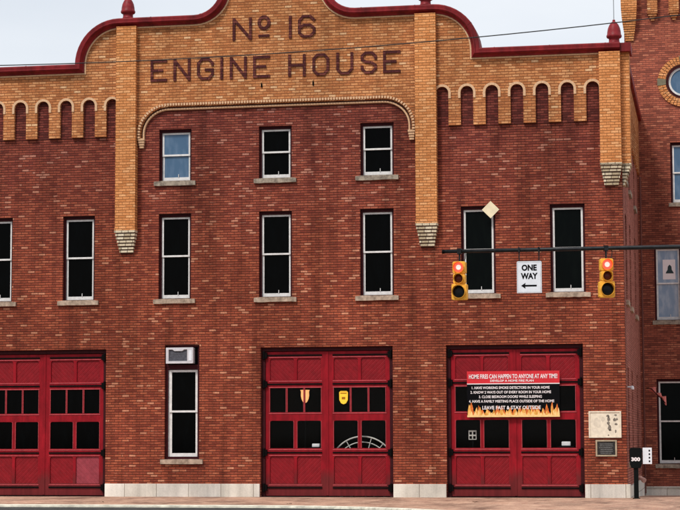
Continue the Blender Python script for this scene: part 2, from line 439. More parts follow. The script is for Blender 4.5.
poly += [(XR, 10.45)] + [(x, z + .012) for x, z in top_path]
bm = NB(); plate(bm, poly, [], -.10, .003)
hp_('tan_brick_parapet', bm, M['tan'])
for xc in SL + SR:
    bm = NB(); box(bm, xc - .181, xc + .181, -.012, .004, 10.43, 11.575); hp_('niche_back', bm, M['slot'])
# pale arched rings over the niches
for xc in SL + SR:
    bm = NB(); r0, r1, zc = .18, .25, 11.38; o_, i_ = [], []
    for i in range(13):
        a = i / 12 * PI; o_.append((xc + r1 * math.cos(a), zc + r1 * math.sin(a))); i_.append((xc + r0 * math.cos(a), zc + r0 * math.sin(a)))
    plate(bm, [(xc + r1, zc - .16)] + o_ + [(xc - r1, zc - .16), (xc - r0, zc - .16)] + list(reversed(i_)) + [(xc + r0, zc - .16)], [], -.125, -.095)
    hp_('niche_arch', bm, M['arch'])
# mouldings of the big arch
bm = NB(); sweep(bm, arch_path(), [(.0, -.012), (.0, -.05), (.012, -.075), (.04, -.08), (.056, -.06), (.056, -.012)])
hp_('arch_roll_moulding', bm, M['arch'], smooth=False)
bm = NB(); sweep(bm, arch_path(), [(.058, -.004), (.058, -.03), (.122, -.03), (.122, -.004)])
hp_('arch_groove', bm, M['groove'])
bm = NB(); ap = arch_path(.122); N = normals(ap)
# walk the path and set one small brick after another
seglen = [0]
for a, b_ in zip(ap, ap[1:]): seglen.append(seglen[-1] + (Vector(b_) - Vector(a)).length)
s = .02
while s < seglen[-1] - .03:
    i = max(k for k in range(len(seglen)) if seglen[k] <= s); i = min(i, len(ap) - 2)
    f = (s - seglen[i]) / (seglen[i + 1] - seglen[i]); p = Vector(ap[i]).lerp(Vector(ap[i + 1]), f)
    d = (Vector(ap[i + 1]) - Vector(ap[i])).normalized(); n = Vector((d.y, -d.x))
    a, w, h = p, d * .052, n * .072
    plate(bm, [tuple(a), tuple(a + w), tuple(a + w + h), tuple(a + h)], [], -.15 - random.uniform(0, .008), -.03)
    s += .082
hp_('arch_dentils', bm, M['arch'])
for sgn in (-1, 1):
    bm = NB(); x = T(sgn * 3.98)
    for k in range(4): box(bm, x - .10 + .012 * k, x + .10 - .012 * k, -.13 + .02 * k, -.002, 10.30 - .072 * k, 10.36 - .072 * k)
    hp_('arch_end_corbel', bm, M['arch'])

# pilasters and stepped corbels
def pilaster(xc, w, z0, z1, n=7, stepz=.094, side=False):
    bm = NB(); box(bm, xc - w / 2, xc + w / 2, -.26, -.001, z0, z1)
    box(bm, xc - w / 2 - .012, xc + w / 2 + .012, -.272, -.001, z0 - .002, z0 + .07)
    pl = hp_('pilaster', bm, M['tan_plain'])
    bm = NB()
    for k in range(n):
        ww = (w / 2 + .01) * (1 - .05 * k) - .002 * k; pr = .27 - .03 * k; zt = z0 - .004 - stepz * k
        box(bm, xc - ww, xc + ww, -pr, -.002, zt - .064, zt)
    cb = hp_('corbel', bm, M['corbel'])
    bm = NB()
    for k in range(n):
        ww = (w / 2) * (1 - .05 * k) - .03; pr = .23 - .03 * k; zt = z0 - .068 - stepz * k
        box(bm, xc - ww, xc + ww, -max(pr, .02), -.002, zt - .03, zt)
    hp_('corbel_joints', bm, M['groove'])
pilaster(T(-4.41), .60, 7.67, 13.67)
pilaster(T(4.41), .60, 7.67, 13.67)
pilaster(T(9.585), .58, 9.24, 12.36, n=7, stepz=.09)
pilaster(T(-9.585), .58, 9.24, 12.36, n=7, stepz=.09)
# the pilaster on the side face at the front corner
bm = NB(); box(bm, XR + .001, XR + .24, -.03, .58, 9.24, 12.36); hp_('side_pilaster', bm, M['tan_plain'])
bm = NB()
for k in range(7):
    pr = .25 - .03 * k; zt = 9.236 - .09 * k
    box(bm, XR + .001, XR + pr, -.03 + .012 * k, .6 - .02 * k, zt - .062, zt)
hp_('corbel', bm, M['corbel'])
# tan frieze of the side wall with its niches
poly = [(.6, 10.5)]
ys = [1.15 + .706 * k for k in range(15)]
for yc in ys: poly += slot(yc, 10.5)
poly += [(12.38, 10.5), (12.38, 12.34), (.6, 12.34)]
bm = NB(); plate(bm, poly, [], XR - .003, XR + .07, axis='X'); hp_('side_frieze', bm, M['tan'])

# coping
bm = NB()
prof = [(0, -.098), (0, -.17), (.035, -.19), (.06, -.24), (.075, -.285), (.215, -.30), (.24, -.285), (.25, -.25), (.25, .40), (.0, .40)]
sweep(bm, top_path, prof)
acc = 0; last = .4
for i_ in range(len(top_path) - 1):
    a_, b_ = Vector(top_path[i_]), Vector(top_path[i_ + 1]); l_ = (b_ - a_).length; d_ = (b_ - a_).normalized()
    while last < acc + l_ - .04:
        if last > acc + .03:
            c_ = a_ + d_ * (last - acc)
            sweep(bm, [tuple(c_ - d_ * .012), tuple(c_ + d_ * .012)], [(p_[0] + (.006 if p_[0] > .1 else -.004), p_[1] - .007) for p_ in prof[1:8]] + [(.256, .3)])
        last += 1.55
    acc += l_
hp_('coping', bm, M['coping'])
bm = NB()
sweep(bm, top_path, [(.088, -.28), (.088, -.312), (.112, -.322), (.125, -.312), (.125, -.28)])
hp_('coping_bead', bm, M['coping'])
bm = NB(); sweep(bm, top_path, [(-.045, -.09), (-.045, -.125), (-.004, -.135), (-.004, -.09)])
hp_('coping_brick_course', bm, M['arch'])
bm = NB(); box(bm, XR + .002, XR + .30, -.20, .62, 12.362, 12.60); box(bm, XR - .36, XR + .16, .622, 12.6, 12.36, 12.58)
box(bm, XL - .1, XL + .36, .41, 12.6, 12.36, 12.58); box(bm, XL + .362, XR - .362, 12.3, 12.7, 12.385, 12.58)
hp_('side_coping', bm, M['coping'])

# finials
def finial(xc, z, yc=-.08):
    prof = [(.165, 0), (.165, .03), (.15, .05), (.145, .14), (.20, .17), (.215, .20), (.212, .235), (.195, .26), (.188, .34), (.168, .44), (.13, .53), (.08, .60), (.05, .625), (.035, .64), (.042, .655), (.034, .68), (.012, .69)]
    bm = NB(); lathe(bm, prof, xc, yc, 24, z)
    bmesh.ops.translate(bm, verts=bm.verts, vec=(-AX, 0, 0))
    return obj('finial', bm, M['finial'], house, smooth=True)
finial(T(-4.41), 13.92); finial(T(4.41), 13.92); f3 = finial(-2.42, 12.60); finial(T(-9.72), 12.60)
bm = NB(); tube(bm, [(-2.42 - AX, -.08, 13.3), (-2.42 - AX, -.08, 14.6)], .009, 6); obj('lightning_rod', bm, M['wire'], f3)

# raised brick lettering
def stroke(bm, pts, w, y0, y1, closed=False):
    P_ = [Vector(p) for p in pts]
    if closed:
        n = len(P_); L_, R_ = [], []
        for i in range(n):
            d1 = (P_[i] - P_[i - 1]).normalized(); d2 = (P_[(i + 1) % n] - P_[i]).normalized()
            n1 = Vector((d1.y, -d1.x)); n2 = Vector((d2.y, -d2.x)); m_ = (n1 + n2).normalized(); k = (w / 2) / max(.4, m_.dot(n1))
            L_.append(tuple(P_[i] + m_ * k)); R_.append(tuple(P_[i] - m_ * k))
        a = L_; b_ = R_
        def area(q): return abs(sum(q[i][0] * q[(i + 1) % n][1] - q[(i + 1) % n][0] * q[i][1] for i in range(n)))
        if area(a) < area(b_): a, b_ = b_, a
        plate(bm, a, [b_], y0, y1)
    else:
        NN = normals([tuple(p) for p in P_])
        a = [tuple(p + n * w / 2) for p, n in zip(P_, NN)]; b_ = [tuple(p - n * w / 2) for p, n in zip(P_, NN)]
        plate(bm, a + list(reversed(b_)), [], y0, y1)
c = .26
GL = {  # unit box 0..1 wide, 0..1 high
    'N': [[(0, 0), (0, 1)], [(0, 1), (1, 0)], [(1, 0), (1, 1)]],
    'E': [[(1, 1), (0, 1), (0, 0), (1, 0)], [(0, .5), (.72, .5)]],
    'G': [[(1, .72), (1, .80), (.74, 1), (c, 1), (0, .8), (0, .2), (c, 0), (.74, 0), (1, .2), (1, .45), (.55, .45)]],
    'I': [[(.5, 0), (.5, 1)]],
    'H': [[(0, 0), (0, 1)], [(1, 0), (1, 1)], [(0, .5), (1, .5)]],
    'U': [[(0, 1), (0, .2), (c, 0), (.74, 0), (1, .2), (1, 1)]],
    'S': [[(1, .72), (1, .82), (.74, 1), (c, 1), (0, .84), (0, .66), (c, .54), (.74, .48), (1, .34), (1, .18), (.74, 0), (c, 0), (0, .18), (0, .28)]],
    '1': [[(.5, 0), (.5, 1)]],
    '6': [[(0, .5), (0, .8), (c, 1), (.74, 1), (.98, .83)]],
}
def letters(seq, z0, h, w=.078):
    for ch, x0, x1 in seq:
        bm = NB()
        if ch == '6':
            q = [(.0, .18), (c, 0), (.74, 0), (1, .18), (1, .40), (.74, .56), (c, .56), (0, .40)]
            stroke(bm, [(x0 + w / 2 + a * (x1 - x0 - w), z0 + w / 2 + b_ * (h - w)) for a, b_ in q], w, -.137, -.099, closed=True)
        if ch == 'O':
            q = [(.0, .2), (c, 0), (.74, 0), (1, .2), (1, .8), (.74, 1), (c, 1), (0, .8)]
            ps = [(x0 + w / 2 + a * (x1 - x0 - w), z0 + w / 2 + b_ * (h - w)) for a, b_ in q]
            stroke(bm, ps, w, -.135, -.099, closed=True)
        else:
            for k, st in enumerate(GL[ch]):
                ps = [(x0 + w / 2 + a * (x1 - x0 - w), z0 + w / 2 + b_ * (h - w)) for a, b_ in st]
                # square the free ends out to the full height
                def ext(a, b_):
                    d = (Vector(a) - Vector(b_)).normalized(); return tuple(Vector(a) + d * w / 2)
                if ch not in 'N' or k != 1:
                    ps = [ext(ps[0], ps[1])] + ps[1:]; ps = ps[:-1] + [ext(ps[-1], ps[-2])]
                    if (ch, k) in (('E', 1), ('H', 2)): ps = [(ps[0][0] + w, ps[0][1]), (ps[-1][0] - (w if ch == 'H' else 0), ps[-1][1])]
                    stroke(bm, ps, w, -.135 + .002 * k * (ch in 'EH'), -.099)
                else:
                    stroke(bm, ps, w * 1.05, -.132, -.099)
        hp_('letter' if ch.isalpha() else 'digit', bm, M['letter'])
letters([('E', -15.84, -15.35), ('N', -15.15, -14.64), ('G', -14.44, -13.94), ('I', -13.79, -13.62), ('N', -13.46, -12.96), ('E', -12.77, -12.27),
              ('H', -11.73, -11.22), ('O', -11.02, -10.53), ('U', -10.32, -9.83), ('S', -9.61, -9.14), ('E', -8.96, -8.46)], 12.02, .64)
letters([('N', -13.38, -12.81), ('1', -11.77, -11.57), ('6', -11.44, -10.93)], 13.14, .66)
bm = NB()
q = [(-12.445 + .148 * math.cos(a * PI / 8 + PI / 16), 13.63 + .168 * math.sin(a * PI / 8 + PI / 16)) for a in range(16)]
stroke(bm, q, .09, -.135, -.099, closed=True)
box(bm, -12.61, -12.29, -.135, -.099, 13.21, 13.285)
hp_('letter', bm, M['letter'])
for x in (-12.52, -11.0):
    bm = NB(); box(bm, x - .02, x + .02, -.125, -.099, 11.74, 11.85); box(bm, x - .008, x + .008, -.14, -.1252, 11.78, 11.88)
    hp_('wall_hook', bm, M['iron'])

# stone base
for x0, x1 in ((XL - .06, DOORS[0] - DW / 2 - .01), (DOORS[0] + DW / 2 + .01, DOORS[1] - DW / 2 - .01), (DOORS[1] + DW / 2 + .01, DOORS[2] - DW / 2 - .01)):
    bm = NB(); box(bm, x0, x1, -.08, -.001, -.3, .37); hp_('stone_base', bm, M['base'], bevel=.012)
bm = NB(); plate(bm, rect(DOORS[2] + DW / 2 + .01, XR + .08, -.3, .37), [], -.08, .30)
box(bm, XR + .001, XR + .08, .302, 12.3, -.6, .30)
hp_('stone_base', bm, M['base'], bevel=.012)

# ------------------------------------------------------------------ windows
cache = {}
def win_meshes(w, h, rail):
    key = (w, h, rail)
    if key in cache: return cache[key]
    def tomesh(bm, name, mat):
        bmesh.ops.recalc_face_normals(bm, faces=bm.faces); me = bpy.data.meshes.new(name); bm.to_mesh(me); bm.free(); me.materials.append(mat); return me
    a = w / 2
    bm = NB(); plate(bm, rect(-a, a, 0, h), [rect(-a + .062, a - .062, .025, h - .085)], .10, .24)
    # a thin bead round the frame
    plate(bm, rect(-a, a, .001, h - .001), [rect(-a + .03, a - .03, .02, h - .045)], .075, .101)
    fr = tomesh(bm, 'window_frame', M['maroon'])
    b0, b1, z0, z1 = -a + .063, a - .063, .026, h - .086; zr = h * rail
    bm = NB(); plate(bm, rect(b0, b1, zr - .02, z1), [rect(b0 + .055, b1 - .055, zr + .03, z1 - .055)], .135, .165)
    plate(bm, rect(b0, b1, z0, zr + .022), [rect(b0 + .058, b1 - .058, z0 + .10, zr - .022)], .168, .20)
    box(bm, .055, .072, .150, .167, z0 + .10, z0 + .19)
    sa = tomesh(bm, 'sash', M['white'])
    res = (fr, sa, (b0 + .05, b1 - .05, z0 + .05, zr, z1 - .05))
    cache[key] = res; return res
pane_cache = {}
def window(x, z, w, h, rail, gl='glass', sill='sill', rotz=0, y=0, parent=None, sw=1.24, sill_h=.14, root=(AX, 0), gl2=None):
    fr, sa, (p0, p1, q0, q1, q2) = win_meshes(w, h, rail)
    o = obj('window', fr, None, parent, (x - root[0], y - root[1], z), rotz)
    obj('sash', sa, None, o)
    key = (w, h, rail, gl, gl2)
    if key not in pane_cache:
        bm = NB(); box(bm, p0, p1, .150, .156, q1, q2)
        bmesh.ops.recalc_face_normals(bm, faces=bm.faces); me = bpy.data.meshes.new('pane'); bm.to_mesh(me); bm.free(); me.materials.append(M[gl])
        bm = NB(); box(bm, p0, p1, .182, .188, q0, q1 - .004)
        bmesh.ops.recalc_face_normals(bm, faces=bm.faces); me2 = bpy.data.meshes.new('pane'); bm.to_mesh(me2); bm.free(); me2.materials.append(M[gl2 or gl])
        pane_cache[key] = (me, me2)
    for me in pane_cache[key]: obj('pane', me, None, o)
    if sill:
        bm = NB()
        n = 8; x0, x1 = -sw / 2, sw / 2
        zs = [(0 if 0 < i < n else -.01) + random.uniform(-.006, .004) for i in range(n + 1)]
        top = [(x0 + (x1 - x0) * i / n, zs[i]) for i in range(n + 1)]
        bot = [(x0 + (x1 - x0) * i / n, -sill_h + random.uniform(-.006, .008)) for i in range(n + 1)]
        plate(bm, bot + list(reversed(top)), [], -.07, .098)
        obj('sill', bm, M[sill], o, bevel=.01)
    return o
for i, x in enumerate(WIN2):
    window(x, Z2, WW, H2, .505, gl='glass_green_reflect' if i >= 5 else 'glass', parent=house)
for i, x in enumerate(WIN3):
    window(x, Z3, WW, H3, .505, gl='glass_sky_blue' if i == 0 else 'glass', sill='sill_dirty', parent=house)
# ground-floor window: a tall sash under the boxed transom that carries the air conditioner
bm = NB(); plate(bm, rect(-.515, .515, 2.64, 3.27), [rect(-.45, .45, 2.70, 3.21)], .08, .24)
plate(bm, rect(-.515, .515, 0, 2.638), [rect(-.44, .44, .06, 2.57)], .09, .24)
wo = obj('window', bm, M['maroon'], house, (-14.885 - AX, 0, 1.07))
bm = NB(); plate(bm, rect(-.40, .43, 1.335, 2.555), [rect(-.335, .365, 1.39, 2.49)], .135, .165)
plate(bm, rect(-.40, .43, .07, 1.375), [rect(-.335, .365, .17, 1.335)], .168, .20)
box(bm, -.438, -.402, .15, .2, .07, 2.555)
obj('sash', bm, M['white'], wo)
bm = NB(); box(bm, -.34, .37, .150, .156, 1.38, 2.5); obj('pane', bm, M['glass'], wo)
bm = NB(); box(bm, -.34, .37, .182, .188, .16, 1.372); obj('pane', bm, M['glass'], wo)
bm = NB(); box(bm, -.449, .449, .16, .2, 2.701, 3.209); obj('transom_panel', bm, M['black'], wo)
bm = NB(); plate(bm, [(-.62, -.14), (.2, -.145), (.63, -.14), (.63, -.01), (.3, 0), (-.3, -.004), (-.62, -.012)], [], -.07, .088); obj('sill', bm, M['sill'], wo, bevel=.01)

for yc, in SW:
    for z, h, r in ((Z2 - .15, H2, .505), (Z3 - .1, H3, .505), (.95, 2.67, .5)):
        window(XR, z, WW, h, r, rotz=PI / 2, y=yc, parent=house, sill='sill' if z < 9 else 'sill_dirty')

# ------------------------------------------------------------------ garage doors
def garage_door(xc, clear=False, faded=None):
    def P(x): return x
    a = DW / 2
    bm = NB()
    plate(bm, [(-a + .002, 0), (-a + .11, 0), (-a + .11, DH - .12), (a - .11, DH - .12), (a - .11, 0), (a - .002, 0), (a - .002, DH - .002), (-a + .002, DH - .002)], [], .12, .34)
    d = obj('garage_door', bm, M['maroon'], house, (xc - AX, 0, .01))
    for s in (-1, 1):
        x_out, x_in, m0, m1 = a - .112, .008, a - .24, .185      # outer edge, meeting edge, glazing limits
        def R(u0, u1, z0, z1, kind=0):
            x0, x1 = sorted((s * u0, s * u1)); return toprect(x0, x1, z0, z1, .055) if kind else rect(x0, x1, z0, z1)
        w = m0 - m1; hs, pan, lights = [], [], []
        for z0, z1 in ((3.29, 3.91), (.36, 1.13)):
            for k in range(2):
                u0 = m1 + k * (w + .09) / 2; u1 = u0 + (w - .09) / 2
                hs.append(R(u0, u1, z0, z1, 1)); pan.append((s * u0, s * u1, z0, z1, k))
        for k in range(3):
            u0 = m1 + k * (w + .05) / 3; u1 = u0 + (w - .10) / 3; hs.append(R(u0, u1, 2.38, 3.07)); lights.append((s * u0, s * u1, 2.38, 3.07))
        for k in range(2):
            u0 = m1 + k * (w + .11) / 2; u1 = u0 + (w - .11) / 2; hs.append(R(u0, u1, 1.36, 2.14, 1)); lights.append((s * u0, s * u1, 1.36, 2.14))
        x0, x1 = sorted((s * x_in, s * x_out))
        bm = NB(); plate(bm, rect(x0, x1, .02, DH - .135), hs, .16, .22)
        obj('door_leaf', bm, M['door'], d, bevel=.006)
        # mouldings: thin beads under and over the rails
        bm = NB(); y0, y1 = sorted((s * m1, s * m0))
        for z in (3.945, 3.262, 3.088, 2.35, 1.325, 1.16, .325):
            box(bm, y0 - .03, y1 + .03, .146, .161, z - .012, z + .012)
        for l in lights:
            for xx in (min(l[0], l[1]) - .014, max(l[0], l[1]) + .002):
                box(bm, xx, xx + .012, .147, .161, l[2] + .0, l[3])
        obj('moulding', bm, M['door_trim'], d)
        for (p0, p1, z0, z1, k) in pan:
            q0, q1 = sorted((p0, p1)); bm = NB()
            box(bm, q0 - .02, q1 + .02, .195, .215, z0 - .02, z1 + .02)
            fad = faded == (s, k) and z0 < 1
            po = obj('door_panel', bm, M['panel_faded' if fad else ('panel_a' if (k + (s > 0)) % 2 else 'panel_b')], d)
            if fad: po['label'] = 'faded pinkish lower panel'
        for (p0, p1, z0, z1) in lights:
            q0, q1 = sorted((p0, p1)); bm = NB(); box(bm, q0 - .01, q1 + .01, .185, .19, z0 - .01, z1 + .01)
            obj('pane', bm, M['glass_clear'] if clear else M['glass'], d)
        for z, full in ((4.0, 1), (3.18, 1), (1.24, 1), (.25, 1)):
            bm = NB(); x0, x1 = sorted((s * .155, s * (a - .03)))
            box(bm, x0, x1, .135, .158, z - .022, z + .022)
            kx = s * (a - .115)
            box(bm, kx - .05, kx + .05, .09, .158, z - .085, z + .085)
            lathe(bm, [(.032, z - .12), (.038, z - .10), (.038, z + .10), (.032, z + .12)], s * (a - .075), .10, 10)
            obj('strap_hinge', bm, M['iron'], d)
    # meeting stile cover and its bolts
    bm = NB(); box(bm, -.035, .035, .145, .162, .03, DH - .14); obj('cover_strip', bm, M['door'], d, bevel=.006)
    return d
garage_door(DOORS[0], faded=(1, 1)); garage_door(DOORS[1], clear=True); garage_door(DOORS[2], clear=True)

# ------------------------------------------------------------------ things inside behind the glass
w_ = thing('spoked_wheel', 'large white spoked wheel standing behind the lower panes of the middle garage door', 'wheel', (-9.70, .42, .74))
bm = NB()
R_ = .96
ring = [(R_ * math.cos(2 * PI * k / 48), 0, R_ * math.sin(2 * PI * k / 48)) for k in range(49)]
tube(bm, ring, .021, 8); ring = [(.2 * math.cos(2 * PI * k / 24), 0, .2 * math.sin(2 * PI * k / 24)) for k in range(25)]; tube(bm, ring, .02, 8)
obj('rim', bm, M['wheel'], w_)
ring = [(.80 * math.cos(2 * PI * k / 48), .03, .80 * math.sin(2 * PI * k / 48)) for k in range(49)]; bm = NB(); tube(bm, ring, .016, 8); obj('inner_rim', bm, M['wheel'], w_)
for k in range(16):
    a = 2 * PI * (k + .3) / 16; bm = NB(); tube(bm, [(.16 * math.cos(a), 0, .16 * math.sin(a)), (R_ * math.cos(a), 0, R_ * math.sin(a))], .013, 6); obj('spoke', bm, M['wheel'], w_)
bm = NB(); box(bm, -.06, .06, .03, .5, -.06, .06); box(bm, -.05, .05, .501, .55, -.72, .06); obj('axle_stand', bm, M['iron'], w_)

t = thing('tulip_lamp', 'lit orange tulip-shaped lamp behind the upper panes of the middle garage door', 'lamp', (-11.38, .5, 0))
bm = NB(); lathe(bm, [(.02, 2.66), (.06, 2.69), (.10, 2.77), (.12, 2.87), (.115, 2.98), (.135, 3.03)], 0, 0, 20); obj('shade', bm, M['lamp_glow'], t, smooth=True)
bm = NB(); tube(bm, [(0, 0, .02), (0, 0, 2.67)], .018, 8); obj('stem', bm, M['black'], t)
t = thing('shield_emblem', 'yellow shield-shaped emblem with an added glow, hung in a pane of the middle garage door', 'lamp', (-10.21, .24, 2.55))
bm = NB(); plate(bm, [(0, .06), (.07, .09), (.12, .18), (.125, .40), (.085, .44), (-.085, .44), (-.125, .40), (-.12, .18), (-.07, .09)], [], 0, .03); obj('shield_plate', bm, emit('glowing_yellow_emblem', (1, .56, .03), .32), t)  # emblem, not a light source; weak glow added to brighten it
bm = NB(); box(bm, -.09, .09, -.006, .001, .36, .385); box(bm, -.05, .05, -.006, .001, .20, .27)
obj('brown_marks', bm, simple('brown_marks', (.42, .18, .01), .6, bump=0), t)
for (x, z, w, h, lab) in ((-6.56, 1.60, .22, .26, 'small white gridded frame added for a reflection, behind the lower left panes of the rightmost garage door'), (-3.95, 1.42, .25, .12, 'low white box added for a reflection, behind the lowest right pane of the rightmost garage door'), (-11.05, 1.40, .22, .10, 'low white box behind the lower left panes of the middle garage door')):  # rightmost door: grid and box added to stand for reflections in the panes
    t = thing('reflection_grid' if h > .2 else 'small_box_or_reflection', lab, 'frame' if h > .2 else 'box', (x, .40, z))
    if h > .2:
        bm = NB(); plate(bm, rect(-w / 2, w / 2, 0, h), [rect(-w / 2 + .02 + k * .105, -w / 2 + .095 + k * .105, .02 + j * .12, .10 + j * .12) for k in range(2) for j in range(2)], 0, .02); obj('grid', bm, M['wheel'], t)
        bm = NB(); box(bm, -.02, .02, .021, .05, -z + .02, .2); obj('stand', bm, M['black'], t)
    else:
        bm = NB(); box(bm, -w / 2, w / 2, 0, .14, 0, h); obj('carton', bm, M['sign_white'], t, bevel=.02)
        bm = NB(); box(bm, -w / 2 - .1, w / 2 + .1, -.04, .3, -.05, -.002); box(bm, -.04, .04, .1, .18, -z + .02, -.051); obj('shelf', bm, M['black'], t)

# ------------------------------------------------------------------ air conditioner
t = thing('air_conditioner', 'white boxy air conditioner set in the transom above the ground-floor window', 'air conditioner', (-14.93, 0, 3.80))
bm = NB(); plate(bm, [(-.41, 0), (.385, .0), (.40, .02), (.40, .46), (-.41, .46)], [[(-.33, .07), (.22, .07), (.22, .40), (.13, .40), (.08, .36), (-.16, .36), (-.22, .40), (-.33, .40)]], -.10, -.02)
box(bm, -.40, .39, -.019, .15, .005, .455); obj('casing', bm, M['ac'], t, bevel=.008)
bm = NB(); box(bm, -.34, .23, -.05, -.03, .06, .41)
for k in range(9): box(bm, -.33, .22, -.062, -.05, .085 + .033 * k, .097 + .033 * k)
obj('grille', bm, M['grille'], t)
bm = NB(); box(bm, .27, .36, -.108, -.10, .08, .38); obj('control_flap', bm, M['sign_white'], t)

# ------------------------------------------------------------------ writing
def text_bm(bm, s, cx, cz, width, height, y, depth=.004, bold=0.0):
    cu = bpy.data.curves.new('writing', 'FONT'); cu.body = s; cu.size = 1; cu.align_x = 'LEFT'; cu.offset = bold; cu.resolution_u = 3
    o = bpy.data.objects.new('writing', cu); C.objects.link(o)
    dg = bpy.context.evaluated_depsgraph_get(); dg.update()
    me = bpy.data.meshes.new_from_object(o.evaluated_get(dg))
    bpy.data.objects.remove(o); bpy.data.curves.remove(cu)
    xs = [v.co.x for v in me.vertices]; zs = [v.co.y for v in me.vertices]
    x0, x1, z0, z1 = min(xs), max(xs), min(zs), max(zs)
    vs = [bm.verts.new((cx + ((v.co.x - x0) / (x1 - x0) - .5) * width, y, cz + ((v.co.y - z0) / (z1 - z0) - .5) * height)) for v in me.vertices]
    for p in me.polygons:
        try: bm.faces.new([vs[i] for i in p.vertices])
        except ValueError: pass
    bpy.data.meshes.remove(me)
    return bm

# banner on the right-hand door
BX0, BX1, BZ0, BZ1 = -6.66, -4.08, 2.22, 3.50
t = thing('fire_safety_banner', 'red and black fire safety banner with printed flames on the rightmost garage door', 'banner', ((BX0 + BX1) / 2, .04, BZ0))
bw, bh = BX1 - BX0, BZ1 - BZ0
def wavy(z0, z1, y, th, mat, name):
    bm = NB(); n = 24; rows = []
    for zz in (z0, z1):
        rows.append([[bm.verts.new((-bw / 2 + bw * i / n, y + d + .006 * math.sin(i * .8), zz)) for i in range(n + 1)] for d in (0, th)])
    for i in range(n):
        a, b_ = rows[0], rows[1]
        bm.faces.new([a[0][i], a[0][i + 1], b_[0][i + 1], b_[0][i]]); bm.faces.new([a[1][i], b_[1][i], b_[1][i + 1], a[1][i + 1]])
        bm.faces.new([a[0][i], a[1][i], a[1][i + 1], a[0][i + 1]]); bm.faces.new([b_[0][i], b_[0][i + 1], b_[1][i + 1], b_[1][i]])
    return obj(name, bm, mat, t)
wavy(0, bh * .715, 0, .006, M['black'], 'black_field'); wavy(bh * .735, bh, 0, .006, M['b_red'], 'red_header'); wavy(bh * .7155, bh * .7345, -.001, .006, M['b_white'], 'white_rule')
bm = NB(); text_bm(bm, 'HOME FIRES CAN HAPPEN TO ANYONE AT ANY TIME!', 0, bh * .885, bw * .955, .125, -.011, bold=.022); text_bm(bm, 'DEVELOP A HOME FIRE PLAN', -.03, bh * .79, bw * .47, .062, -.011, bold=.02)
obj('header_lettering', bm, M['b_white'], t)
bm = NB()
for i, (s_, cx, wd) in enumerate([('1. HAVE WORKING SMOKE DETECTORS IN YOUR HOME', -.07, .84), ('2. KNOW 2 WAYS OUT OF EVERY ROOM IN YOUR HOME', -.07, .87),
                       ('3. CLOSE BEDROOM DOORS WHILE SLEEPING', -.08, .68), ('4. HAVE A FAMILY MEETING PLACE OUTSIDE OF THE HOME', -.05, .92)]):
    text_bm(bm, s_, cx, bh * (.64 - .098 * i), bw * wd, .074, -.011, bold=.02); obj('list_lettering', bm, M['b_white'], t); bm = NB()
text_bm(bm, 'LEAVE FAST & STAY OUTSIDE', -.05, bh * .208, bw * .63, .10, -.017, bold=.02)
obj('list_lettering', bm, M['b_white'], t)
random.seed(5)
M['b_flame0'] = simple('banner_deep_orange_print', (.62, .15, .03), .5, var=.3, scale=12, bump=0)
for mat, zmax, y, n, wid in ((M['b_flame0'], .36, -.0095, 26, .13), (M['b_flame'], .29, -.0115, 30, .10), (M['b_flame2'], .20, -.0135, 40, .07)):
    bm = NB(); box(bm, -bw / 2 + .004, bw / 2 - .004, y, y + .001, .004, bh * .045)
    for i in range(n):
        x = -bw / 2 + wid / 2 + .01 + (bw - wid - .02) * i / (n - 1) + random.uniform(-.01, .01)
        e = abs(x / (bw / 2)) ** 4
        h = bh * zmax * random.uniform(.35, .72) * (1 + .55 * e); lean = random.uniform(-.045, .045); w2 = wid * random.uniform(.35, .55)
        L_, R_2 = [], []
        for k in range(6):
            f_ = k / 5; ww = w2 * (1 - f_) ** .7 * (1 + .35 * math.sin(f_ * PI)); cx = x + lean * math.sin(f_ * 2.6) * (1 + f_)
            L_.append((max(-bw / 2 + .004, cx - ww), .006 + h * f_)); R_2.append((min(bw / 2 - .004, cx + ww + .0005), .006 + h * f_))
        plate(bm, L_[:1] + R_2 + list(reversed(L_[1:])), [], y - .0002 * (i % 3 + 1), y + .001)
    obj('flame_print', bm, mat, t)

# plaques on the wall
t = thing('marble_tablet', 'square cream marble tablet with dark worn marks on the brick wall right of the doors', 'plaque', (-2.845, 0, 1.64))
bm = NB(); plate(bm, rect(-.445, .445, 0, .73), [rect(-.405, .405, .04, .69)], -.05, -.001); box(bm, -.404, .404, -.032, -.001, .041, .689); obj('slab', bm, M['marble'], t, bevel=.006)
bm = NB(); random.seed(9)
def blot(bm, cx, cz, rx, rz, y=-.034, n=11):
    plate(bm, [(cx + rx * random.uniform(.6, 1.15) * math.cos(2 * PI * i / n), cz + rz * random.uniform(.6, 1.15) * math.sin(2 * PI * i / n)) for i in range(n)], [], y, y + .003)
for cx, cz, rx, rz in ((.08, .60, .05, .045), (.10, .52, .05, .09), (.09, .40, .045, .06), (.12, .28, .055, .09), (.14, .21, .04, .03), (.29, .62, .045, .03), (.27, .49, .05, .06), (.33, .51, .03, .04), (.30, .37, .05, .035), (.29, .18, .03, .05), (.09, .07, .03, .02)):
    blot(bm, cx, cz, rx, rz)
obj('dark_marks', bm, simple('dark_stone_marks', (.20, .17, .14), .8, var=.5, scale=30), t)
bm = NB()
for cx, cz, rx, rz in ((-.2, .4, .11, .16), (-.28, .22, .08, .08), (-.05, .5, .06, .08)): blot(bm, cx, cz, rx, rz, -.033)
obj('shallow_relief', bm, simple('worn_marble', (.68, .60, .48), .8, var=.15), t)
t = thing('bronze_plaque', 'dark bronze plaque with a pale rim below the marble tablet', 'plaque', (-2.82, 0, 1.13))
bm = NB(); plate(bm, rect(-.29, .29, 0, .45), [rect(-.245, .245, .042, .408)], -.045, -.001); obj('rim', bm, M['brass'], t, bevel=.005)
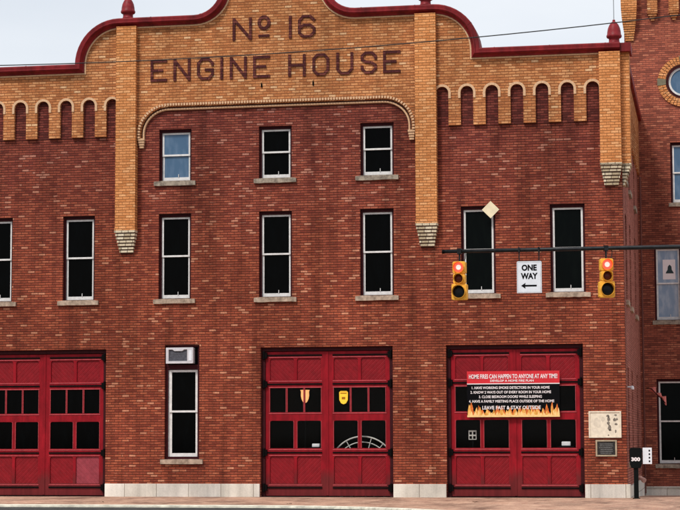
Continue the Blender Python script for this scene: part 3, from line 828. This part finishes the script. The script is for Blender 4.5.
bm = NB(); box(bm, -.244, .244, -.028, -.001, .043, .407); obj('plate', bm, M['bronze'], t)
bm = NB()
for k in range(6): box(bm, -.20 + random.uniform(0, .05), .20 - random.uniform(0, .06), -.034, -.028, .08 + .05 * k, .10 + .05 * k)
obj('worn_relief_lines', bm, simple('rubbed_bronze', (.16, .16, .155), .5, metal=.3, var=.5, scale=40), t)

# cream diamond
t = thing('diamond_panel', 'small blank cream diamond-shaped panel at the corner of an upper window', 'panel', (-5.93, -.1, 8.02))
bm = NB(); k = .245; plate(bm, [(0, -k), (k, 0), (0, k), (-k, 0)], [], -.015, .0); obj('panel_face', bm, M['cream'], t, bevel=.003)
bm = NB(); box(bm, -.02, .02, .001, .25, -.02, .02); obj('bracket', bm, M['iron'], t)

# ------------------------------------------------------------------ mast arm, signals and sign
MY = -8.0; MZ = 6.10
t = thing('mast_arm_pole', 'dark steel mast arm carrying two traffic signals and a one way sign across the facade', 'pole', (3.0, MY, 0))
bm = NB(); tube(bm, [(0, 0, 0), (0, 0, 7.0)], .14, 16, .10); lathe(bm, [(.26, 0), (.26, .05), (.16, .10), (.15, .3)], 0, 0, 20); obj('pole', bm, M['mast'], t, smooth=False)
bm = NB(); tube(bm, [(-.08, 0, MZ), (-3, 0, MZ), (-6.2, 0, MZ), (-9.2, 0, MZ)], .055, 16, .045); obj('arm', bm, M['mast'], t, smooth=True)
bm = NB(); tube(bm, [(-9.19, 0, MZ), (-9.24, 0, MZ)], .052, 16); obj('end_cap', bm, M['iron'], t)
bm = NB(); lathe(bm, [(.15, MZ - .15), (.17, MZ - .12), (.17, MZ + .12), (.15, MZ + .15)], 0, 0, 16); obj('clamp', bm, M['iron'], t)
def signal(x, rotz, label):
    t = thing('traffic_signal', label, 'traffic light', (x, MY, 4.93), rotz, 'traffic signals hanging from the mast arm')
    secs = [(0.0, .385, .185, .148), (.39, .625, .145, .105), (.63, .92, .155, .118)]   # z0, z1, half width, lens radius
    for i, (z0, z1, hw, r) in enumerate(secs):
        bm = NB(); c_ = .02
        plate(bm, chrect(-hw, hw, z0, z1, .025), [], -.10, .10)
        obj('housing', bm, M['yellow'], t, bevel=.012)
        zc = (z0 + z1) / 2
        # visor: an open hood round the lens
        bm = NB(); n = 24; rings = []
        for (rr, yy) in ((r + .012, -.10), (r + .012, -.19), (r + .004, -.19), (r + .004, -.10)):
            rings.append([(rr * math.cos(2 * PI * k / n), yy, zc + rr * math.sin(2 * PI * k / n)) for k in range(n)])
        # cut the lower front of the hood back
        for ri in (1, 2):
            rings[ri] = [(p[0], -.10 - (.10 + .05 * max(-1, min(1, (p[2] - zc) / r))) if ri else p[1], p[2]) for p in rings[ri]]
        vs = [[bm.verts.new(p) for p in rg] for rg in rings]
        for a, b_ in ((0, 1), (1, 2), (2, 3), (3, 0)):
            for k in range(n): bm.faces.new([vs[a][k], vs[a][(k + 1) % n], vs[b_][(k + 1) % n], vs[b_][k]])
        obj('visor', bm, M['yellow'], t)
        bm = NB(); prof = [(r, 0), (r * .8, .018), (r * .5, .03), (r * .15, .036)]
        rg = [[bm.verts.new((rr * math.cos(2 * PI * k / n), -.101 - yy, zc + rr * math.sin(2 * PI * k / n))) for k in range(n)] for rr, yy in prof]
        for a, b_ in zip(rg, rg[1:]):
            for k in range(n): bm.faces.new([a[k], a[(k + 1) % n], b_[(k + 1) % n], b_[k]])
        bm.faces.new(rg[-1])
        lo = obj('lens', bm, [M['lens_green'], M['lens_amber'], M['lit_red']][i], t, smooth=True)
        if i == 2:
            bm = NB(); lathe(bm, [(.062, 0), (.05, .01)], 0, 0, 16); bmesh.ops.rotate(bm, verts=bm.verts, matrix=Matrix.Rotation(PI / 2, 3, 'X')); bmesh.ops.translate(bm, verts=bm.verts, vec=(0, -.14, zc))
            obj('lamp_core', bm, M['lit_core'], t); lo['label'] = 'lit red lens'
    bm = NB(); tube(bm, [(0, 0, .92), (0, 0, 1.13)], .022, 10); box(bm, -.05, .05, -.06, .06, 1.11, 1.235); obj('hanger', bm, M['mast'], t)
    bm = NB(); pts = [(.10, .0, .90), (.14, .0, 1.0), (.15, .0, 1.1), (.12, .0, 1.17)]; tube(bm, pts, .010, 6); obj('cable', bm, M['wire'], t)
    return t
signal(-5.82, math.radians(-4), 'yellow traffic signal at the arm tip, left of the one way sign')
signal(-2.34, math.radians(14), 'yellow traffic signal near the building corner, right of the one way sign')
t = thing('one_way_sign', 'white one way sign with a black arrow pointing left, hung from the mast arm', 'sign', (-4.155, MY, 5.07))
bm = NB(); plate(bm, toprect(-.295, .295, 0, .76, .03), [], -.012, 0); obj('sign_plate', bm, M['sign_white'], t, bevel=.003)
bm = NB(); plate(bm, rect(-.28, .28, .015, .745), [rect(-.27, .27, .025, .735)], -.014, -.0125); obj('border', bm, simple('pale_grey_border', (.45, .46, .48), .5, bump=0), t)
bm = NB(); text_bm(bm, 'ONE', 0, .605, .36, .15, -.0145, bold=.045); text_bm(bm, 'WAY', 0, .405, .40, .15, -.0145, bold=.045)
obj('lettering', bm, M['black'], t)
bm = NB(); plate(bm, [(-.195, .175), (-.09, .245), (-.10, .195), (.175, .195), (.175, .155), (-.10, .155), (-.09, .105)], [], -.0160, -.0125); obj('arrow', bm, M['black'], t)
bm = NB()
for x in (-.235, .235):
    box(bm, x - .012, x + .012, -.006, .012, .73, 1.0); box(bm, x - .02, x + .02, -.065, .065, .975, 1.092)
obj('hanger', bm, M['mast'], t)

# overhead cable
bm = NB(); pts = []
def wz(x):      # sag through the measured heights
    u = (x + 12.2) / 10; return 11.06 + .30 * u * u + .13 * u
for i in range(60):
    x = -36 + 56 * i / 59; pts.append((x, MY, wz(x)))
tube(bm, pts, .013, 8)
o = obj('overhead_cable', bm, M['wire']); tag(o, 'thin black cable sagging across the sky and in front of the lettering', 'cable')

# ------------------------------------------------------------------ kiosk at the corner
t = thing('address_post', 'black post with a boxy head marked 300 and a pale side panel', 'post', (-2.0, -.6, 0))
bm = NB(); box(bm, -.062, .062, -.05, .05, .0, .86); box(bm, -.10, .10, -.09, .09, 0, .02); obj('post', bm, M['kiosk'], t, bevel=.008)
bm = NB(); plate(bm, [(-.12, .82), (.12, .82), (.16, .93), (.165, 1.32), (.14, 1.37), (-.14, 1.37), (-.165, 1.32), (-.16, .93)], [], -.09, .09); obj('head', bm, M['kiosk'], t, bevel=.015)
bm = NB(); text_bm(bm, '300', 0, 1.06, .24, .105, -.094, bold=.05); obj('number', bm, M['b_white'], t)
bm = NB(); box(bm, .185, .43, -.03, .03, .93, 1.37); obj('side_panel', bm, M['sign_white'], t, bevel=.006)
bm = NB()
for k in range(4): box(bm, .345, .385, -.036, -.029, .985 + .095 * k, 1.03 + .095 * k)
obj('panel_marks', bm, M['black'], t)
bm = NB(); box(bm, .15, .19, -.012, .012, 1.0, 1.04); box(bm, .15, .19, -.012, .012, 1.26, 1.30); obj('panel_bracket', bm, M['kiosk'], t)

# ------------------------------------------------------------------ tower behind the right corner
TY = 12.0; TX0, TX1 = -2.62, 1.35
tw = thing('brick_tower', 'dark red brick tower with tan trim and a round window rising behind the right corner', 'tower', ((TX0 + TX1) / 2, TY, -.3))
TR = ((TX0 + TX1) / 2, TY, -.3)
def tp_(name, bm, mat, **kw):
    bmesh.ops.translate(bm, verts=bm.verts, vec=(-TR[0], -TR[1], -TR[2])); return obj(name, bm, mat, tw, **kw)
def circ(cx, cz, r, n=40, a0=0): return [(cx + r * math.cos(a0 + 2 * PI * k / n), cz + r * math.sin(a0 + 2 * PI * k / n)) for k in range(n)]
RC = (-.66, 13.66)
twin = [(-.66, 9.53, .97, 2.06), (-1.30, 5.56, .90, 2.50), (-1.26, .76, .97, 2.84)]
bm = NB(); plate(bm, rect(TX0, TX1, -.6, 18.2), [rect(x - w / 2, x + w / 2, z, z + h) for x, z, w, h in twin] + [circ(*RC, .56)], TY, TY + .4)
tp_('front_wall', bm, M['dark'])
bm = NB(); box(bm, TX0, TX0 + .4, TY + .402, TY + 4.2, -.6, 18.2); box(bm, TX1 - .4, TX1, TY + .402, TY + 4.2, -.6, 18.2); box(bm, TX0 + .402, TX1 - .402, TY + 3.8, TY + 4.19, -.6, 18.2)
tp_('side_walls', bm, M['dark'])
bm = NB(); box(bm, TX0 - .1, TX1 + .1, TY - .1, TY + 4.3, 18.202, 18.4); tp_('roof', bm, M['roof'])
for i, (x, z, w, h) in enumerate(twin):
    wn = window(x, z + .3, w, h, .5, gl=('glass_sky_blue', 'glass_sky_pale', 'glass_green_reflect')[i], rotz=0, y=TY, parent=tw, root=(TR[0], TR[1]), sill='sill_dirty', sw=w + .16)
# poster with a bell behind the middle window, sitting on the panes
bm = NB(); box(bm, TR[0] * 0 - 1.47 - TR[0], -1.05 - TR[0], .145, .149, 6.95 + .3 - .0, 7.62 + .3); obj('window_poster', bm, M['b_white'], tw)
bm = NB(); bell = [(0, .30), (.03, .27), (.06, .24), (.07, .14), (.13, .05), (.13, .03), (-.13, .03), (-.13, .05), (-.07, .14), (-.06, .24), (-.03, .27)]
plate(bm, [(-1.24 - TR[0] + a, 7.12 + .3 + b_ * 1.1) for a, b_ in bell], [], .139, .1445); obj('bell_silhouette', bm, simple('dark_green_print', (.03, .05, .055), .6, bump=0), tw)
# round window
def ringp(bm, c, r0, r1, y0, y1, n=40): plate(bm, circ(*c, r1, n), [circ(*c, r0, n)], y0, y1)
bm = NB(); n = 44
for k in range(n):
    a0 = 2 * PI * (k + .08) / n; a1 = 2 * PI * (k + .90) / n
    if min(abs((a0 + a1) / 2 - q_) for q_ in (0, PI / 2, PI, 3 * PI / 2, 2 * PI)) < .14: continue
    for r0, r1 in ((.60, .71), (.72, .86)):
        plate(bm, [(RC[0] + r * math.cos(a), RC[1] + r * math.sin(a)) for r, a in ((r0, a0), (r1, a0), (r1, a1), (r0, a1))], [], TY - .045, TY - .001)
tp_('round_window_surround', bm, M['tan_plain'])
bm = NB(); ringp(bm, RC, .57, .855, TY - .03, TY - .0005); tp_('surround_joints', bm, M['groove'])
bm = NB()
for q_ in (0, PI / 2, PI, 3 * PI / 2):
    plate(bm, [(RC[0] + r * math.cos(a), RC[1] + r * math.sin(a)) for r, a in ((.59, q_ - .15), (.88, q_ - .14), (.88, q_ + .14), (.59, q_ + .15))], [], TY - .06, TY - .002)
tp_('keystone', bm, simple('grey_keystone', (.20, .18, .12), .85, var=.2))
bm = NB(); ringp(bm, RC, .50, .588, TY - .02, TY + .2); rf = tp_('round_window_frame', bm, M['maroon'])
bm = NB(); ringp(bm, RC, .43, .50, TY + .03, TY + .1); bmesh.ops.translate(bm, verts=bm.verts, vec=(-TR[0], -TR[1], -TR[2])); obj('sash', bm, M['white'], rf)
bm = NB(); plate(bm, circ(*RC, .45), [], TY + .06, TY + .065); bmesh.ops.translate(bm, verts=bm.verts, vec=(-TR[0], -TR[1], -TR[2])); obj('pane', bm, M['glass_sky_blue'], rf)
# corbelled corner turret strip and hanging corbels
def taper(bm, xc, w0, w1, z0, z1, proj0, proj1, n=9, dz_gap=.0):
    for k in range(n):
        f = (k + .5) / n; g = math.sin(f * PI / 2); w = w0 + (w1 - w0) * g; pr = proj0 + (proj1 - proj0) * g
        za, zb = z0 + (z1 - z0) * k / n, z0 + (z1 - z0) * (k + 1) / n
        box(bm, xc - w / 2, xc + w / 2, TY - pr, TY - .001, za + .001, zb - .001)
bm = NB(); taper(bm, -2.44, .26, .54, 15.12, 16.45, .05, .3, 17); box(bm, -2.71, -2.17, TY - .3, TY - .001, 16.45, 18.2)
tp_('corner_corbel', bm, M['tan_plain'])
bm = NB()
for k in range(5):
    xc = -1.65 + .72 * k
    box(bm, xc - .17, xc + .17, TY - .2, TY - .001, 16.08, 18.2)
    for j, (w, pr) in enumerate(((.34, .19), (.28, .16), (.20, .12), (.12, .08))): box(bm, xc - w / 2, xc + w / 2, TY - pr, TY - .001, 16.075 - .072 * (j + 1) + .008, 16.075 - .072 * j)
tp_('hanging_corbels', bm, M['tan'])
bm = NB(); box(bm, -2.66, 1.4, TY - .32, TY - .202, 17.2, 18.2); tp_('machicolation_band', bm, M['tan'])
bm = NB(); box(bm, XR + .10, TX1 + .04, TY - .10, TY - .001, -.5, -.05); box(bm, XR + .10, TX1 + .05, TY - .13, TY - .001, -.045, .02)
tp_('stone_base', bm, M['base'], bevel=.01)

# small things by the corner
t = thing('wall_pennant', 'faded red pennant cloth hanging crumpled on a short staff beside the tower window', 'flag', (-1.95, TY, 3.2))
bm = NB(); tube(bm, [(-.12, 0, .1), (.05, -.28, .06), (.50, -.75, -.42)], .013, 8); obj('staff', bm, M['iron'], t)
bm = NB()
def cloth(bm, pts, th=.012):
    pts = [Vector(p) for p in pts]; c_ = sum(pts, Vector()) / len(pts) + Vector((0, -.04, 0))
    for i in range(len(pts)):
        a, b_ = pts[i], pts[(i + 1) % len(pts)]; off = Vector((0, th, 0))
        v = [bm.verts.new(q_) for q_ in (a, b_, c_)]; bm.faces.new(v)
        v = [bm.verts.new(q_ + off) for q_ in (b_, a, c_)]; bm.faces.new(v)
        v = [bm.verts.new(q_) for q_ in (a, b_, b_ + off, a + off)]; bm.faces.new(v)
cloth(bm, [(-.07, -.12, .02), (.0, -.2, .08), (.12, -.3, .13), (.19, -.33, .12), (.20, -.38, -.10), (.16, -.32, -.09)])
cloth(bm, [(.19, -.36, -.10), (.26, -.42, -.07), (.36, -.5, -.08), (.40, -.56, -.22), (.33, -.5, -.24), (.24, -.44, -.17)])
cloth(bm, [(.36, -.56, -.18), (.42, -.6, -.20), (.53, -.66, -.19), (.54, -.7, -.50), (.50, -.68, -.49), (.42, -.6, -.33)])
obj('cloth', bm, M['flag'], t)
t = thing('wall_lamp', 'small white floodlight high on the narrow side wall near the corner', 'lamp', (XR + .0, 1.0, 3.02))
bm = NB(); box(bm, .002, .10, -.03, .03, .02, .06); obj('bracket', bm, M['sign_white'], t)
bm = NB(); lathe(bm, [(.04, -.04), (.06, -.02), (.045, .05), (.02, .07)], .13, 0, 14); obj('lamp_head', bm, M['sign_white'], t, smooth=True)
t = thing('fire_hose_inlet', 'small pinkish brass hose inlet low on the side wall behind the black post', 'inlet', (XR + .0, 4.6, .62))
t.location = (XR, 6.6, .42)
bm = NB(); tube(bm, [(.002, 0, 0), (.12, -.02, 0), (.2, -.08, -.06)], .06, 12); obj('body', bm, M['pink_metal'], t, smooth=True)
bm = NB(); tube(bm, [(.19, -.075, -.055), (.25, -.12, -.10)], .075, 12); obj('cap', bm, M['pink_metal'], t)
# conduit on the side wall
bm = NB(); tube(bm, [(0, 0, 0), (0, 0, 10.6)], .03, 8)
o = obj('downpipe', bm, simple('brown_downpipe', (.14, .05, .04), .6)); o.location = (XR + .10, 11.7, -.2); tag(o, 'thin brown downpipe in the angle between side wall and tower', 'downpipe')

# ------------------------------------------------------------------ ground
paving = brick_mat('pink_brick_paving', [(0, (.40, .21, .15)), (.3, (.56, .34, .24)), (.6, (.64, .41, .29)), (.85, (.48, .28, .20))], (.42, .29, .21), bw=.2, rh=.1, ms=.008, stain=.28, flat=True, bump=.25)
curb_line = [(-70, -7.0), (-40, -7.0), (-15, -7.05), (-11.2, -7.1), (-10.2, -7.2), (-9.2, -7.45), (-8.2, -7.95), (-7.2, -8.7), (-6.2, -9.7), (-5.2, -10.9), (-4.4, -12.2), (-4, -13.5), (-3.9, -15)]
bm = NB()
# pavement: flat in front, easing down beside the tower
loop = [(x, y + .16, 0) for x, y in curb_line]
vs = [bm.verts.new(p) for p in loop] + [bm.verts.new((40, -14.8, 0)), bm.verts.new((40, .0, 0)), bm.verts.new((-70, .0, 0))]
bm.faces.new(vs)
xs = [-2.5, 40]
a = [bm.verts.new((x, .0, 0)) for x in xs]; b_ = [bm.verts.new((x, 3.0, -.06)) for x in xs]; c2 = [bm.verts.new((x, 12.3, -.29)) for x in xs]
bm.faces.new([a[0], a[1], b_[1], b_[0]]); bm.faces.new([b_[0], b_[1], c2[1], c2[0]])
bmesh.ops.triangulate(bm, faces=bm.faces)
nt = paving.node_tree; L = nt.links.new; b = nt.nodes['Principled BSDF']; src = b.inputs['Base Color'].links[0].from_socket
geo = N_(nt, 'ShaderNodeNewGeometry'); n9 = N_(nt, 'ShaderNodeTexNoise'); n9.inputs['Scale'].default_value = .9; n9.inputs['Detail'].default_value = 8; n9.inputs['Roughness'].default_value = .7
m9 = N_(nt, 'ShaderNodeMapping'); m9.inputs['Scale'].default_value = (1, .35, 1); L(geo.outputs['Position'], m9.inputs[0]); L(m9.outputs[0], n9.inputs['Vector'])
r9 = ramp(nt, [(.36, (.52, .50, .50)), (.50, (1, 1, 1)), (.72, (1.15, 1.12, 1.08))]); L(n9.outputs[0], r9.inputs[0])
L(mixc(nt, 1.0, src, r9.outputs[0], 'MULTIPLY'), b.inputs['Base Color'])
pv = obj('pavement', bm, paving); tag(pv, kind='structure')
bm = NB()
path = curb_line; NN = normals(path)
rows = []
for p, n_ in zip(path, NN):
    n_ = -n_      # towards the building
    prof = [(-.005, -.14), (0, .0), (.02, .012), (.15, .014), (.165, -.02), (.165, -.14)]
    s_ = 1 if n_.y > 0 or n_.x > 0 else -1
    rows.append([bm.verts.new((p[0] + n_.x * d * s_, p[1] + n_.y * d * s_, z)) for d, z in prof])
for r0, r1 in zip(rows, rows[1:]):
    for j in range(5): bm.faces.new([r0[j], r0[j + 1], r1[j + 1], r1[j]])
cb = obj('kerb', bm, M['curb']); tag(cb, kind='structure')
bm = NB(); v = [bm.verts.new(p) for p in ((-70, -60, -.125), (60, -60, -.125), (60, 14, -.36), (-70, 14, -.36))]
# road stays level to the kerb
bm.free(); bm = NB()
v = [bm.verts.new(p) for p in ((-90, -80, -.05), (90, -80, -.05), (90, -6.95, -.05), (-90, -6.95, -.05))]; bm.faces.new(v)
rd = obj('road', bm, M['asphalt']); tag(rd, kind='structure')
bm = NB(); v = [bm.verts.new(p) for p in ((-3000, -3000, -.62), (3000, -3000, -.62), (3000, 3000, -.62), (-3000, 3000, -.62))]; bm.faces.new(v)
gr = obj('ground', bm, simple('bare_ground', (.16, .14, .11), .95, var=.3, scale=.5)); tag(gr, kind='structure')

random.seed(3)
leaf_m = simple('dead_leaf', (.10, .05, .025), .9)
for (x, y, lab) in ((-15.6, -5.2, 'dark dead leaf on the pavement before the stretch of wall with the air conditioner'), (-10.4, -6.2, 'dark dead leaf near the kerb before the middle garage door'), (-18.6, -6.0, 'dark dead leaf on the pavement before the leftmost garage door'), (-5.9, -4.4, 'dark dead leaf on the pavement before the rightmost garage door')):
    bm = NB(); n = 9
    cv = bm.verts.new((0, 0, .035)); vs = [bm.verts.new((.09 * random.uniform(.6, 1.2) * math.cos(2 * PI * k / n), .06 * random.uniform(.6, 1.2) * math.sin(2 * PI * k / n), .02 + .03 * random.random())) for k in range(n)]
    for k in range(n): bm.faces.new([cv, vs[k], vs[(k + 1) % n]])
    tag(obj('dead_leaf', bm, leaf_m, None, (x, y, -.01)), lab, 'leaf', 'dead leaves on the pavement')

# ------------------------------------------------------------------ light
world = bpy.data.worlds.new('World'); S.world = world; world.use_nodes = True
nt = world.node_tree; L = nt.links.new
bg = nt.nodes['Background']
sky = nt.nodes.new('ShaderNodeTexSky'); sky.sky_type = 'NISHITA'; sky.sun_disc = False
EL, AZ = math.radians(52), math.radians(-38)       # sun direction: azimuth from -Y, towards -X
sd = Vector((-math.sin(math.radians(25)) * math.cos(EL), -math.cos(math.radians(25)) * math.cos(EL), math.sin(EL)))
sky.sun_elevation = EL
sky.sun_rotation = math.atan2(sd.x, sd.y)
sky.air_density = 1.0; sky.dust_density = 2.0; sky.ozone_density = 1.5
# thin high cloud veiling the blue
tc = nt.nodes.new('ShaderNodeTexCoord'); nz = nt.nodes.new('ShaderNodeTexNoise'); nz.inputs['Scale'].default_value = 2.2; nz.inputs['Detail'].default_value = 6
mpg = nt.nodes.new('ShaderNodeMapping'); mpg.inputs['Scale'].default_value = (1, 1, 3); L(tc.outputs['Generated'], mpg.inputs[0]); L(mpg.outputs[0], nz.inputs['Vector'])
cr = ramp(nt, [(.35, (.62, .62, .62)), (.65, (.86, .86, .86))]); L(nz.outputs[0], cr.inputs[0])
mx = mixc(nt, cr.outputs[0], sky.outputs[0], (8.6, 8.9, 9.3))
L(mx, bg.inputs[0]); bg.inputs[1].default_value = .085
sun = bpy.data.lights.new('sun', 'SUN'); sun.energy = 2.0; sun.angle = math.radians(10); sun.color = (1, .96, .9)
so = bpy.data.objects.new('sun', sun); C.objects.link(so); so.rotation_euler = sd.to_track_quat('Z', 'Y').to_euler(); so.location = (-20, -30, 40)

# ------------------------------------------------------------------ camera
yaw, pit, rol, f = math.radians(10.75042455), math.radians(5.39603645), math.radians(-.17845229), 1940.2525
F = Vector((-math.sin(yaw) * math.cos(pit), math.cos(yaw) * math.cos(pit), math.sin(pit)))
r = Vector((math.cos(yaw), math.sin(yaw), 0)); u = r.cross(F)
R2 = math.cos(rol) * r + math.sin(rol) * u; U2 = -math.sin(rol) * r + math.cos(rol) * u
cam = bpy.data.cameras.new('camera'); co = bpy.data.objects.new('camera', cam); C.objects.link(co)
m4 = Matrix((R2, U2, -F)).transposed().to_4x4(); m4.translation = Vector((0, -54, 1.65)); co.matrix_world = m4
cam.sensor_width = 36; cam.sensor_fit = 'HORIZONTAL'; cam.lens = 36 * f / 680; cam.clip_end = 6000; cam.clip_start = .5
S.camera = co
S.view_settings.view_transform = 'Standard'; S.view_settings.look = 'None'; S.view_settings.exposure = 0.4; S.view_settings.gamma = 1; S.view_settings.use_curve_mapping = False
